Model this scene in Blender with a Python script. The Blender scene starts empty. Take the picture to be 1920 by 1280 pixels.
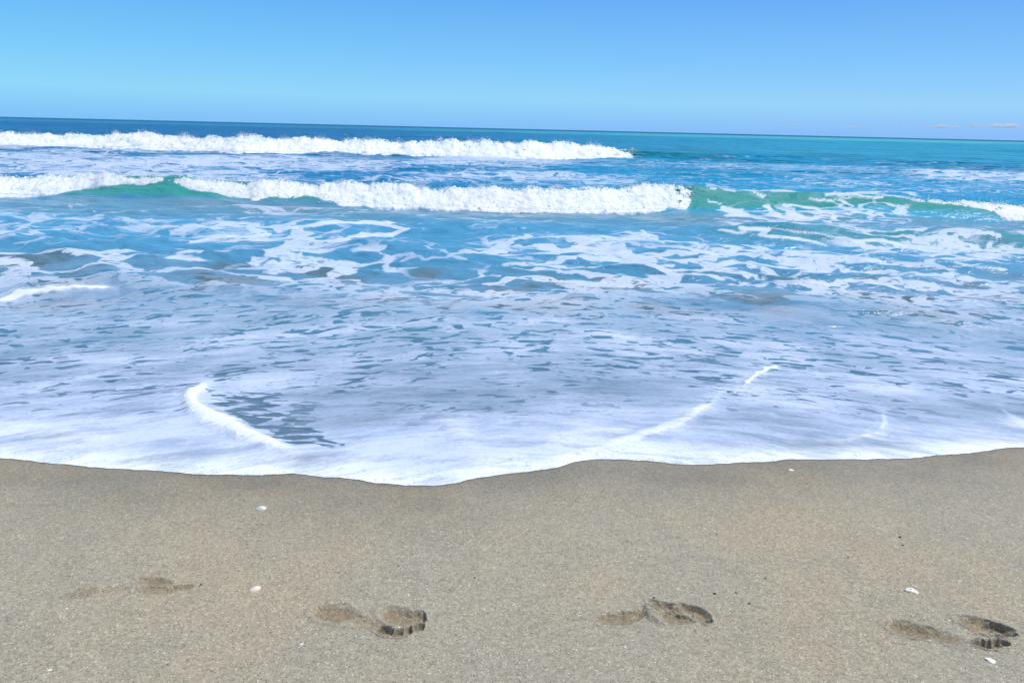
import bpy, bmesh, math, random
import numpy as np
from mathutils import Vector, Matrix

R = math.radians
scene = bpy.context.scene
col = scene.collection

# ------------------------------------------------------------------ camera
FPX, W0, H0 = 1397.0, 1920.0, 1280.0       # focal length in pixels of a 1920 px wide frame
CAM = np.array([0.0, 0.0, 1.25])
PITCH, ROLL = R(15.92), R(1.34)
_F = np.array([0, math.cos(PITCH), -math.sin(PITCH)])
_R0 = np.array([1.0, 0, 0]); _U0 = np.array([0, math.sin(PITCH), math.cos(PITCH)])
_R = math.cos(ROLL)*_R0 + math.sin(ROLL)*_U0
_U = -math.sin(ROLL)*_R0 + math.cos(ROLL)*_U0
cd = bpy.data.cameras.new('camera'); cam = bpy.data.objects.new('camera', cd); col.objects.link(cam)
cd.sensor_fit = 'HORIZONTAL'; cd.sensor_width = 36.0; cd.lens = 36.0*FPX/W0
cd.clip_start = 0.05; cd.clip_end = 90000.0
m = Matrix(((_R[0], _U[0], -_F[0], CAM[0]), (_R[1], _U[1], -_F[1], CAM[1]), (_R[2], _U[2], -_F[2], CAM[2]), (0, 0, 0, 1)))
cam.matrix_world = m
scene.camera = cam

# ------------------------------------------------------------------ world, sun, exposure
SUN_EL, SUN_AZ = R(65), R(70)             # azimuth from +Y (out to sea) towards +X
def lin(r, g, b):
    f = lambda c: (c/255/12.92) if c/255 <= 0.04045 else ((c/255+0.055)/1.055)**2.4
    return (f(r), f(g), f(b), 1.0)
world = bpy.data.worlds.new("World"); scene.world = world; world.use_nodes = True
wt = world.node_tree; wt.nodes.clear()
SKY_STR = 0.1
sky = wt.nodes.new('ShaderNodeTexSky'); sky.sky_type = 'NISHITA'; sky.sun_disc = False
sky.sun_elevation = SUN_EL; sky.sun_rotation = SUN_AZ
sky.air_density = 1.0; sky.dust_density = 0.6; sky.ozone_density = 2.0
tc = wt.nodes.new('ShaderNodeTexCoord'); sx = wt.nodes.new('ShaderNodeSeparateXYZ')
wt.links.new(tc.outputs['Generated'], sx.inputs[0])
ramp = wt.nodes.new('ShaderNodeValToRGB'); el = ramp.color_ramp.elements
stops = [(0.0, (128, 190, 255)), (0.012, (134, 198, 255)), (0.035, (146, 212, 255)), (0.085, (122, 197, 255)),
         (0.15, (100, 174, 249)), (0.26, (84, 152, 240))]
el[0].position, el[0].color = stops[0][0]/0.3, lin(*stops[0][1])
el[1].position, el[1].color = stops[1][0]/0.3, lin(*stops[1][1])
for p, c in stops[2:]:
    e = el.new(p/0.3); e.color = lin(*c)
mr = wt.nodes.new('ShaderNodeMapRange'); mr.inputs['From Min'].default_value = 0; mr.inputs['From Max'].default_value = 0.3
wt.links.new(sx.outputs['Z'], mr.inputs['Value']); wt.links.new(mr.outputs[0], ramp.inputs[0])
sc_ = wt.nodes.new('ShaderNodeVectorMath'); sc_.operation = 'SCALE'; sc_.inputs['Scale'].default_value = 1.0/SKY_STR
tr_ = wt.nodes.new('ShaderNodeMapRange'); tr_.inputs['From Min'].default_value = -.55; tr_.inputs['From Max'].default_value = .55
wt.links.new(sx.outputs['X'], tr_.inputs['Value'])
tint = wt.nodes.new('ShaderNodeMix'); tint.data_type = 'RGBA'; tint.inputs[6].default_value = (.93, 1.06, 1.0, 1); tint.inputs[7].default_value = (1.07, .985, 1.0, 1)
wt.links.new(tr_.outputs[0], tint.inputs[0])
tm = wt.nodes.new('ShaderNodeMix'); tm.data_type = 'RGBA'; tm.blend_type = 'MULTIPLY'; tm.inputs[0].default_value = 1.0
wt.links.new(ramp.outputs[0], tm.inputs[6]); wt.links.new(tint.outputs[2], tm.inputs[7])
wt.links.new(tm.outputs[2], sc_.inputs[0])
fm = wt.nodes.new('ShaderNodeMapRange'); fm.inputs['From Min'].default_value = 0.16; fm.inputs['From Max'].default_value = 0.5
fm.inputs['To Min'].default_value = 0.92; fm.inputs['To Max'].default_value = 0.0
wt.links.new(sx.outputs['Z'], fm.inputs['Value'])
mx = wt.nodes.new('ShaderNodeMix'); mx.data_type = 'RGBA'
wt.links.new(fm.outputs[0], mx.inputs[0]); wt.links.new(sky.outputs[0], mx.inputs[6]); wt.links.new(sc_.outputs[0], mx.inputs[7])
bg = wt.nodes.new('ShaderNodeBackground'); bg.inputs['Strength'].default_value = SKY_STR
wo = wt.nodes.new('ShaderNodeOutputWorld')
wt.links.new(mx.outputs[2], bg.inputs[0]); wt.links.new(bg.outputs[0], wo.inputs[0])

sd = bpy.data.lights.new('sun', 'SUN'); sd.energy = 3.6; sd.angle = R(0.53); sd.color = (1.0, 0.97, 0.92)
sun = bpy.data.objects.new('sun', sd); col.objects.link(sun)
SDIR = Vector((math.cos(SUN_EL)*math.sin(SUN_AZ), math.cos(SUN_EL)*math.cos(SUN_AZ), math.sin(SUN_EL)))
sun.rotation_euler = (-SDIR).to_track_quat('-Z', 'Y').to_euler()
sun.location = SDIR*50
vs = scene.view_settings; vs.view_transform = 'Standard'; vs.look = 'None'; vs.gamma = 1.0; vs.exposure = 0.0
vs.use_curve_mapping = False

# ------------------------------------------------------------------ helpers
def ray(px, py):
    px = np.asarray(px, float); py = np.asarray(py, float)
    d = _F[None, :] + ((px-W0/2)/FPX)[:, None]*_R[None, :] - ((py-H0/2)/FPX)[:, None]*_U[None, :]
    return d
def ground(px, py, a=0.0, b=0.0):
    """hit of the sight line with the plane z = a + b*y"""
    d = ray(np.atleast_1d(px), np.atleast_1d(py))
    t = (a - CAM[2] + b*CAM[1])/(d[:, 2] - b*d[:, 1])
    return CAM[None, :] + d*t[:, None]
def project(P):
    v = P - CAM[None, :]
    z = np.maximum(v @ _F, 1e-3)
    return W0/2 + FPX*(v @ _R)/z, H0/2 - FPX*(v @ _U)/z
def horizon(px): return 241.5 + (np.asarray(px)-960)*math.tan(ROLL)
def sstep(a, b, x):
    t = np.clip((x-a)/(b-a), 0, 1); return t*t*(3-2*t)
def bump(x, a, b, c, d): return sstep(a, b, x)*(1-sstep(c, d, x))

_rng = np.random.RandomState(7)
_perm = _rng.permutation(4096).astype(np.int64)
_gx = np.cos(_rng.rand(4096)*6.2831853); _gy = np.sqrt(1-_gx**2)*np.where(_rng.rand(4096) > .5, 1, -1)
_gv = _rng.randn(4096, 3); _gv /= np.linalg.norm(_gv, axis=1)[:, None]
def noise2(x, y, seed=0):
    xi = np.floor(x).astype(np.int64); yi = np.floor(y).astype(np.int64); fx = x-xi; fy = y-yi
    u = fx*fx*fx*(fx*(fx*6-15)+10); v = fy*fy*fy*(fy*(fy*6-15)+10)
    def g(i, j):
        h = _perm[(_perm[(xi+i+seed*131) & 4095] + yi + j) & 4095]
        return _gx[h]*(fx-i) + _gy[h]*(fy-j)
    a = g(0, 0); b = g(1, 0); c = g(0, 1); d = g(1, 1)
    return 1.5*((a+(b-a)*u) + ((c+(d-c)*u)-(a+(b-a)*u))*v)
def noise3(x, y, z, seed=0):
    xi = np.floor(x).astype(np.int64); yi = np.floor(y).astype(np.int64); zi = np.floor(z).astype(np.int64)
    fx = x-xi; fy = y-yi; fz = z-zi
    u = fx*fx*(3-2*fx); v = fy*fy*(3-2*fy); w = fz*fz*(3-2*fz)
    def g(i, j, k):
        h = _perm[(_perm[(_perm[(xi+i+seed*131) & 4095]+yi+j) & 4095]+zi+k) & 4095]
        q = _gv[h]
        return q[..., 0]*(fx-i)+q[..., 1]*(fy-j)+q[..., 2]*(fz-k)
    def lerp(a, b, t): return a+(b-a)*t
    return 1.5*lerp(lerp(lerp(g(0,0,0), g(1,0,0), u), lerp(g(0,1,0), g(1,1,0), u), v),
                    lerp(lerp(g(0,0,1), g(1,0,1), u), lerp(g(0,1,1), g(1,1,1), u), v), w)
def fbm2(x, y, o=4, seed=0, gain=.5):
    r = 0; a = 1; f = 1
    for i in range(o):
        r = r + a*noise2(x*f+i*17.3, y*f-i*9.1, seed+i); a *= gain; f *= 2.03
    return r

def grid_mesh(name, P, nu, nv, keep=None):
    """P: (nv*nu,3) vertices row by row -> quad mesh; keep: boolean per face"""
    me = bpy.data.meshes.new(name)
    idx = np.arange(nu*nv).reshape(nv, nu)
    F = np.stack([idx[:-1, :-1], idx[:-1, 1:], idx[1:, 1:], idx[1:, :-1]], -1).reshape(-1, 4)
    return quads(name, P, F if keep is None else F[keep])
def quads(name, P, F):
    used = np.unique(F); 
    mp = np.full(len(P), -1, np.int64); mp[used] = np.arange(len(used))
    F = mp[F]; P = P[used]
    me = bpy.data.meshes.new(name); k = F.shape[1]
    me.vertices.add(len(P)); me.vertices.foreach_set('co', np.ascontiguousarray(P, np.float32).ravel())
    me.loops.add(F.size); me.loops.foreach_set('vertex_index', F.astype(np.int32).ravel())
    me.polygons.add(len(F)); me.polygons.foreach_set('loop_start', np.arange(0, F.size, k, dtype=np.int32))
    me.polygons.foreach_set('use_smooth', np.ones(len(F), bool))
    me.update(calc_edges=True)
    return me, used
def attr(me, name, v, kind='FLOAT'):
    a = me.attributes.new(name, kind, 'POINT')
    if kind == 'FLOAT': a.data.foreach_set('value', np.ascontiguousarray(v, np.float32).ravel())
    elif kind == 'FLOAT_COLOR':
        c = np.ones((len(v), 4), np.float32); c[:, :3] = v; a.data.foreach_set('color', c.ravel())
    else: a.data.foreach_set('vector', np.ascontiguousarray(v, np.float32).ravel())
def link(name, me, mat, parent=None):
    o = bpy.data.objects.new(name, me); col.objects.link(o)
    if mat: me.materials.append(mat)
    if parent: o.parent = parent
    return o
def tag(o, label=None, cat=None, group=None, kind=None):
    if label: o['label'] = label
    if cat: o['category'] = cat
    if group: o['group'] = group
    if kind: o['kind'] = kind
    return o

class NT:
    def __init__(s, name):
        s.m = bpy.data.materials.new(name); s.m.use_nodes = True; s.t = s.m.node_tree; s.t.nodes.clear()
    def n(s, typ, ins=None, **kw):
        nd = s.t.nodes.new(typ)
        for k, v in kw.items(): setattr(nd, k, v)
        for k, v in (ins or {}).items():
            if hasattr(v, 'is_output') or isinstance(v, bpy.types.NodeSocket): s.t.links.new(v, nd.inputs[k])
            else: nd.inputs[k].default_value = v
        return nd
    def math(s, op, a, b=None, c=None, clamp=False):
        ins = {0: a}
        if b is not None: ins[1] = b
        if c is not None: ins[2] = c
        return s.n('ShaderNodeMath', ins, operation=op, use_clamp=clamp).outputs[0]
    def attr(s, name, out='Fac'): return s.n('ShaderNodeAttribute', attribute_name=name).outputs[out]
    def mix(s, f, a, b, blend='MIX'):
        return s.n('ShaderNodeMix', {0: f, 6: a, 7: b}, data_type='RGBA', blend_type=blend).outputs[2]
    def rng(s, v, a, b, c=0.0, d=1.0, smooth=True):
        return s.n('ShaderNodeMapRange', {'Value': v, 'From Min': a, 'From Max': b, 'To Min': c, 'To Max': d},
                   interpolation_type='SMOOTHSTEP' if smooth else 'LINEAR').outputs[0]
    def noise(s, vec, scale, detail=3.0, rough=.5, dist=0.0, out='Fac'):
        return s.n('ShaderNodeTexNoise', {'Vector': vec, 'Scale': scale, 'Detail': detail, 'Roughness': rough, 'Distortion': dist}).outputs[out]
    def vmul(s, v, t): return s.n('ShaderNodeVectorMath', {0: v, 1: t}, operation='MULTIPLY').outputs[0]
    def vadd(s, v, t): return s.n('ShaderNodeVectorMath', {0: v, 1: t}, operation='ADD').outputs[0]
    def out(s, sh, disp=None):
        o = s.n('ShaderNodeOutputMaterial', {'Surface': sh}); return s.m

# ------------------------------------------------------------------ sand
SA, SB = 0.35, -0.10                       # beach plane z = SA + SB*y
shore_px = np.array([(-700, 812), (-300, 838), (0, 860), (100, 870), (200, 880), (330, 888), (440, 892), (560, 890), (640, 895), (700, 905), (760, 909),
    (840, 907), (900, 897), (960, 887), (1040, 880), (1080, 866), (1130, 862), (1200, 867), (1290, 872), (1400, 868), (1480, 862),
    (1600, 862), (1700, 860), (1800, 850), (1920, 838), (2200, 822), (2700, 800)], float)
_sp = ground(shore_px[:, 0], shore_px[:, 1], SA, SB)
def catmull(xs, ys, x):
    """smooth interpolation (monotone-ish cubic)"""
    m_ = np.gradient(ys, xs); i = np.clip(np.searchsorted(xs, x)-1, 0, len(xs)-2)
    h = xs[i+1]-xs[i]; t = np.clip((x-xs[i])/h, 0, 1)
    return (2*t**3-3*t**2+1)*ys[i]+(t**3-2*t**2+t)*h*m_[i]+(-2*t**3+3*t**2)*ys[i+1]+(t**3-t**2)*h*m_[i+1]
def shore_y(x):
    x = np.asarray(x, float)
    y = catmull(_sp[:, 0], _sp[:, 1], np.clip(x, _sp[0, 0], _sp[-1, 0]))
    return y + .012*noise2(x*7, x*0+3.3, 5) + .005*noise2(x*23, x*0+1.3, 6) + .0025*noise2(x*70, x*0+9.3, 8)

# footprints: pressed ellipses given by where they lie on the beach (px of the survey), half sizes, depth, softness, turn
FOOT = [
 dict(lab='faint, almost washed away footprint left of the cream clam shell',
      st=[(148,1114,34,12,.0025,.95,-10),(205,1106,40,6,.0012,1,-8),(292,1090,40,7,.0055,.5,8),(290,1106,42,10,.003,.9,3),(340,1102,22,6,.006,.4,-6)],
      rd=[(296,1098,22,3.5,.003),(303,1091,3,7,.003),(318,1094,3,6,.003),(330,1097,4,4,.003),(345,1103,5,3,.003)]),
 dict(lab='crisp footprint with toe ridges and a reddish heel, right of the cream clam shell',
      st=[(628,1149,46,17,.010,.6,5),(690,1168,52,13,.004,.95,18),(750,1156,42,17,.012,.4,12),(785,1158,17,12,.016,.35,25),(722,1184,22,8,.014,.3,8),(746,1186,13,8,.014,.3,-6),(765,1183,12,8,.014,.3,-8),(783,1177,12,7,.014,.3,-12)],
      rd=[(735,1174,22,3,.010),(762,1168,18,3.5,.011),(736,1184,2.6,9,.011),(757,1183,2.6,9,.011),(774,1178,2.6,8,.010),(786,1171,8,3,.009)]),
 dict(lab='footprint with a raised lump of pushed up sand across its middle',
      st=[(1156,1157,44,13,.009,.6,-4),(1196,1151,30,11,.008,.7,-14),(1262,1140,38,9,.013,.35,16),(1300,1146,30,11,.014,.35,18),(1262,1158,38,11,.008,.7,8),(1318,1160,18,9,.014,.35,8),(1238,1134,22,7,.010,.4,22)],
      rd=[(1216,1146,15,9,.017),(1230,1157,18,9,.018),(1210,1136,8,5,.009),(1290,1152,26,3,.009),(1268,1141,3,6,.007),(1284,1144,3,6,.007),(1302,1148,3,6,.007),(1312,1156,8,3,.007)]),
 dict(lab='deep footprint with ridged toes at the right edge, above a white angular shell piece',
      st=[(1708,1183,42,15,.013,.5,10),(1752,1192,46,14,.008,.85,14),(1840,1176,38,14,.013,.45,16),(1866,1181,26,10,.020,.3,14),(1888,1195,18,6,.018,.3,-4),(1842,1210,18,8,.016,.3,4),(1860,1212,14,7,.017,.3,0),(1876,1209,13,6,.016,.3,-8)],
      rd=[(1838,1192,24,4,.010),(1862,1190,5,9,.010),(1872,1198,12,3,.010),(1850,1209,2.6,9,.012),(1862,1208,2.6,9,.012),(1874,1205,2.6,8,.011),(1834,1204,6,4,.008)])]
def px_to_m(px, py):
    c = ground(px, py, SA, SB)[0]; c2 = ground(px+1, py, SA, SB)[0]; c3 = ground(px, py-1, SA, SB)[0]
    return c, c2[0]-c[0], c3[1]-c[1]
def foot_disp(x, y):
    """returns displacement, moisture with painted shade and id of the footprint (0 = none)"""
    dz = np.zeros_like(x); wet_shade = np.zeros_like(x); fid = np.zeros(x.shape, int)
    for k, f in enumerate(FOOT):
        c0, _, _ = px_to_m(*f['st'][2][:2])
        sel = (np.abs(x-c0[0]) < .36) & (np.abs(y-c0[1]) < .22)
        xs, ys = x[sel], y[sel]
        w = .005*noise2(xs*35, ys*35, 3)+.0018*noise2(xs*110, ys*110, 4); w2 = .005*noise2(xs*35+9, ys*35+5, 7)+.0018*noise2(xs*110, ys*110+7, 9)
        d = np.zeros_like(xs); mo = np.zeros_like(xs); rim = np.zeros_like(xs)
        for (px, py, a, b, dep, soft, turn) in f['st']:
            c, mx_, my_ = px_to_m(px, py)
            t = R(-turn); X = (xs+w-c[0]); Y = (ys+w2-c[1])
            # the turn is given in the picture, so bring it to ground scale first
            gx, gy = X/mx_, Y/my_
            u = gx*math.cos(t)+gy*math.sin(t); v = -gx*math.sin(t)+gy*math.cos(t)
            r = np.sqrt((u/a)**2+(v/b)**2)
            dep = dep*(1.0 if k == 0 else .76); fall = 1-sstep(1-soft*.9-.12, 1.0+.08, r)
            d = np.minimum(d, -dep*fall*(1-.15*np.clip(-v/b, 0, 1)))
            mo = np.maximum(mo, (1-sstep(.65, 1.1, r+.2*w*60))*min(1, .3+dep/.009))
            rim = np.maximum(rim, dep*.40*np.exp(-((r-1.15)/.14)**2))
        for (px, py, a, b, hgt) in f['rd']:
            c, mx_, my_ = px_to_m(px, py)
            r = np.sqrt(((xs+w*1.5-c[0])/mx_/a)**2+((ys+w2*1.5-c[1])/my_/b)**2)
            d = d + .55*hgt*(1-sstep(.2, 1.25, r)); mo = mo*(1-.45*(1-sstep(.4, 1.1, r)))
        tot = d + rim*(d > -.001) + (mo > .2)*.0012*fbm2(xs*120, ys*120, 3, 21)
        dz[sel] = tot; wet_shade[sel] = mo
        ins = np.abs(tot) > .0009
        z = fid[sel]; z[ins | (mo > .4)] = k+1; fid[sel] = z
    return dz, wet_shade, fid

def nonuni(segs):
    a = [np.arange(s, e, st) for s, e, st in segs]; return np.concatenate(a+[np.array([segs[-1][1]])])
gx = nonuni([(-90, -20, 6), (-20, -4, .8), (-4, -1.4, .04), (-1.4, 1.55, .0018), (1.55, 4, .04), (4, 20, .8), (20, 90, 6)])
gy = nonuni([(-60, -6, 3), (-6, .5, .25), (.5, 1.22, .012), (1.22, 1.60, .0016), (1.60, 3.2, .012), (3.2, 9, .25)])
X, Y = np.meshgrid(gx, gy); X = X.ravel(); Y = Y.ravel()
def sand_z(x, y):
    z = SA + SB*y
    return z + np.where(np.abs(x) < 6, .006*noise2(x*1.3, y*1.6, 1)+.003*noise2(x*4, y*5, 2)+.0012*noise2(x*14, y*17, 3), 0)
Z = sand_z(X, Y)
DZ, WET_SHADE, FID = foot_disp(X, Y)
Z = Z + DZ
lump = (np.abs(X) < 1.6) & (Y > 1.1) & (Y < 1.7)
Z[lump] += .0006*noise2(X[lump]*90, Y[lump]*90, 12)
PS = np.stack([X, Y, Z], 1)
nu, nv = len(gx), len(gy)
idx = np.arange(nu*nv).reshape(nv, nu)
FQ = np.stack([idx[:-1, :-1], idx[:-1, 1:], idx[1:, 1:], idx[1:, :-1]], -1).reshape(-1, 4)
G = PS.reshape(nv, nu, 3)
du = np.gradient(G, axis=1); dv = np.gradient(G, axis=0)
NRM = np.cross(du, dv).reshape(-1, 3); NRM /= np.linalg.norm(NRM, axis=1)[:, None]
damp = np.clip(1-(shore_y(X)-Y)/.55, 0, 1)**1.5
damp = np.clip(damp*(1+.5*noise2(X*3, Y*5, 14)), 0, 1)

def sand_material():
    T = NT('wet_sand'); tcn = T.n('ShaderNodeTexCoord'); P = tcn.outputs['Object']
    big = T.noise(P, 1.7, 4, .55); mid = T.noise(P, 9, 3, .5)
    c = T.mix(T.rng(big, .38, .64), lin(160, 154, 138), lin(166, 156, 135))
    c = T.mix(T.rng(mid, .35, .75, 0, .35), c, lin(146, 142, 130))
    # grains: three sizes of cell, each with its own tone
    vo = T.n('ShaderNodeTexVoronoi', {'Vector': P, 'Scale': 430.0, 'Randomness': 1.0}); g1 = vo.outputs['Color']
    sep = T.n('ShaderNodeSeparateColor', {0: g1})
    c = T.mix(.85, c, T.mix(T.rng(sep.outputs[0], .0, 1., 0, 1, False), (.72, .71, .70, 1), (1.25, 1.26, 1.26, 1)), 'MULTIPLY')
    light = T.math('GREATER_THAN', sep.outputs[1], .975)
    c = T.mix(T.math('MULTIPLY', light, .65), c, lin(235, 228, 210))
    dark = T.math('GREATER_THAN', sep.outputs[2], .972)
    c = T.mix(T.math('MULTIPLY', dark, .7), c, lin(58, 50, 45))
    v2 = T.n('ShaderNodeTexVoronoi', {'Vector': P, 'Scale': 120.0, 'Randomness': 1.0})
    s2 = T.n('ShaderNodeSeparateColor', {0: v2.outputs['Color']})
    c = T.mix(.5, c, T.mix(s2.outputs[0], (.75, .75, .75, 1), (1.25, 1.24, 1.22, 1)), 'MULTIPLY')
    wet_shade = T.attr('moist_shade'); dmp = T.attr('damp')
    c = T.mix(T.math('MULTIPLY', wet_shade, .66), c, T.mix(1.0, c, (.64, .55, .42, 1), 'MULTIPLY'))  # prints browner: moisture of packed sand plus shadow brown painted into the colour
    c = T.mix(T.math('MULTIPLY', dmp, .8), c, T.mix(1.0, c, (.58, .57, .56, 1), 'MULTIPLY'))
    rough = T.math('SUBTRACT', .9, T.math('MULTIPLY', dmp, .45))
    gr = T.noise(P, 420, 2, .6); g2 = T.noise(P, 150, 3, .6)
    h = T.math('ADD', T.math('MULTIPLY', gr, .0011), T.math('MULTIPLY', g2, .0018))
    bp = T.n('ShaderNodeBump', {'Height': h, 'Strength': .8, 'Distance': 1.0})
    b = T.n('ShaderNodeBsdfPrincipled', {'Base Color': c, 'Roughness': rough, 'Normal': bp.outputs[0], 'Specular IOR Level': .25})
    return T.out(b.outputs[0])
M_SAND = sand_material()
fface = np.max(FID[FQ], axis=1)
for k in range(len(FOOT)+1):
    me, used = quads('sand' if k == 0 else 'footprint', PS, FQ[fface == k])
    attr(me, 'moist_shade', WET_SHADE[used]); attr(me, 'damp', damp[used])
    me.normals_split_custom_set_from_vertices(NRM[used].astype(np.float32))
    o = link('sand' if k == 0 else 'footprint', me, M_SAND)
    if k == 0: tag(o, kind='structure')
    else: tag(o, FOOT[k-1]['lab'], 'footprint', 'trail of bare footprints across the sand')

# ------------------------------------------------------------------ wave lines (where the breakers stand)
def poly(pts, x):
    pts = np.array(pts, float); return np.interp(x, pts[:, 0], pts[:, 1])
NEAR_TOE = [(-900, 360), (-300, 366), (0, 371), (200, 376), (640, 387), (1073, 402), (1300, 398), (1500, 400), (1730, 408), (1920, 417), (2400, 428), (3000, 440)]
NEAR_TOP = [(-900, 318), (-300, 322), (0, 331), (50, 327), (167, 324), (300, 328), (400, 335), (533, 342), (673, 345), (840, 353), (973, 353), (1073, 356),
            (1173, 351), (1240, 346), (1280, 344), (1310, 348), (1400, 362), (1560, 364), (1680, 366), (1780, 374), (1850, 381), (1920, 385), (2400, 398), (3000, 415)]
NEAR_BOT = [(-900, 355), (-300, 362), (0, 368), (93, 363), (143, 347), (200, 339), (250, 342), (267, 337), (310, 343), (333, 354), (417, 363), (467, 373), (533, 375),
            (567, 373), (633, 384), (707, 390), (790, 387), (840, 392), (907, 399), (973, 397), (1073, 400), (1140, 398), (1190, 397), (1240, 393), (1285, 388), (1312, 372), (1322, 352)]
FAR_TOE = [(-1200, 250), (0, 275), (133, 277), (300, 282), (433, 288), (633, 291), (807, 295), (973, 299), (1173, 300), (1400, 303), (1920, 316), (3000, 342)]
FAR_TOP = [(-1200, 226), (0, 251), (217, 253), (300, 254), (333, 258), (467, 258), (633, 264), (690, 262), (740, 268), (827, 265), (940, 266), (1067, 269), (1123, 277), (1183, 281),
           (1300, 286), (1500, 294), (1920, 310), (3000, 336)]
class Wave:
    def __init__(s, toe, top, face, back):
        s.toe, s.top, s.face, s.back = toe, top, face, back
        px = np.linspace(-900, 2900, 760); s.px = px
        P = ground(px, poly(toe, px)); s.X, s.Yt = P[:, 0], P[:, 1]
        d = ray(px, poly(top, px)); t = (s.Yt+face)/d[:, 1]
        s.H = CAM[2] + d[:, 2]*t; s.Xc = d[:, 0]*t
        k = np.ones(15)/15; s.Hs = np.convolve(np.pad(s.H, 7, 'edge'), k, 'valid')
    def height(s, x, y, scale=1.0):
        yt = np.interp(x, s.X, s.Yt); h = np.interp(x, s.X, s.Hs)*scale
        u = (y-yt)/s.face
        up = np.where(u < 1, np.clip(u, 0, 1)**1.5*(1-.12*np.sin(np.clip(u, 0, 1)*math.pi)), np.exp(-((u-1)*s.face/s.back)**1.4 if False else -np.abs((u-1)*s.face/s.back)**1.4))
        # small draw-down before the toe
        return h*up - .03*np.exp(-((u+.5)/.5)**2)
near = Wave(NEAR_TOE, NEAR_TOP, .75, 1.6)
far = Wave(FAR_TOE, FAR_TOP, 1.5, 3.2)

# ------------------------------------------------------------------ sea surface
NROW, NCOL = 1300, 1350
tt = np.linspace(-1, 1, NCOL); th = R(41)*tt + R(31)*tt**7
q0 = 1.25*FPX
# row density along 1/r (even in the picture), denser at the breakers and the lip at the shore
vv = np.linspace(0, 1, 6000)                 # 0 = shore, 1 = horizon ; v ~ share of 1/r
rinv = (1-vv)
qv = rinv*640
dens = 1 + 1.6*np.exp(-((qv-150)/26)**2) + 3.0*np.exp(-((qv-54)/9)**2) + 2.5*np.exp(-((qv-640)/7)**2) + 1.2*np.exp(-(qv/14)**2)
cum = np.concatenate([[0], np.cumsum((dens[1:]+dens[:-1])/2)]); cum /= cum[-1]
v = np.interp(np.linspace(0, 1, NROW), cum, vv)
# shore distance per column
ys_ = np.full(NCOL, 2.5)
for _ in range(30): ys_ = .5*ys_ + .5*shore_y(ys_*np.tan(th))
rs = ys_/np.cos(th)
RINF = 40000.0
rr = 1.0/((1-v)[:, None]/rs[None, :] + v[:, None]/RINF)
SX = (rr*np.sin(th)[None, :]).ravel(); SY = (rr*np.cos(th)[None, :]).ravel()
dsh = (rr - rs[None, :]).ravel()             # distance from the water's edge along the ray
lip = .95*sstep(-.02, .15, dsh)
sz = np.where(SY < 9, sand_z(SX, SY), SA + SB*SY) + .0015
film_h = .011*lip + .012*sstep(0, .8, dsh)
a_ = sz + film_h; k_ = .05
base = np.where(a_ > -.6, k_*np.logaddexp(a_/k_, (-.02)/k_), -.02) + .02*sstep(3.5, 8, SY)
base = a_ + (base-a_)*sstep(.15, .9, dsh)
PX, PY = project(np.stack([SX, SY, base], 1))
Q = PY - horizon(PX)
Z = base.copy()
# ripples: many crossing wave trains, short ones only where the grid can carry them
rs_ = np.random.RandomState(3)
dr = SY**2/(1.25*FPX)*.9 + .004
damp_shore = sstep(1.0, 5.0, dsh)
for i in range(46):
    lam = 0.16*(1.17**(i % 23)) ; ang = rs_.normal(0, .42) + (0 if i % 2 else .15)
    kx, ky = math.sin(ang)*2*math.pi/lam, math.cos(ang)*2*math.pi/lam
    amp = .0085*lam**.95 if lam < 1.2 else .0085*1.2**.95*(lam/1.2)**.35
    fade = sstep(2.0, 5.0, lam/dr)*damp_shore
    ph = rs_.rand()*6.28 + 1.1*noise2(SX/(lam*5)+i, SY/(lam*5), i)*2
    s_ = np.sin(kx*SX+ky*SY+ph)
    Z += fade*amp*(s_ + .25*s_*s_)
calm = 1 - .35*bump(Q, 140, 160, 180, 200)
Z = base + (Z-base)*calm
nxp = np.interp(SX, near.X, near.px); fxp = np.interp(SX, far.X, far.px)
hn = near.height(SX, SY)*(1-.25*sstep(1700, 1770, nxp))*(1-.20*(1-sstep(1290, 1330, nxp))*(1-.5*bump(nxp, 150, 200, 310, 340))); hf = far.height(SX, SY)*(1-.15*(1-sstep(1150, 1190, fxp)))
Z += hn + hf
# low second swell running in at the right in front of the near breaker
ysw = np.interp(SX, [-40, 0, 3, 9, 40], [9.6, 9.4, 9.0, 8.7, 8.4])
swell = .13*sstep(1.2, 4.0, SX)*np.exp(-np.where(SY < ysw, ((SY-ysw)/.35)**2, ((SY-ysw)/.9)**2))
Z += swell
rest = base+hn+hf+swell; Z = rest+(Z-rest)*(1-.6*sstep(.05, .2, hn))
# swells further out
Z += sstep(36, 60, SY)*(.22*np.sin(SY/7.5+.4*noise2(SX/40, SY/30, 41)*6)*sstep(0, .6, noise2(SX/30, SY/25, 40)+.3))*(1-sstep(250, 500, SY))

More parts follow.
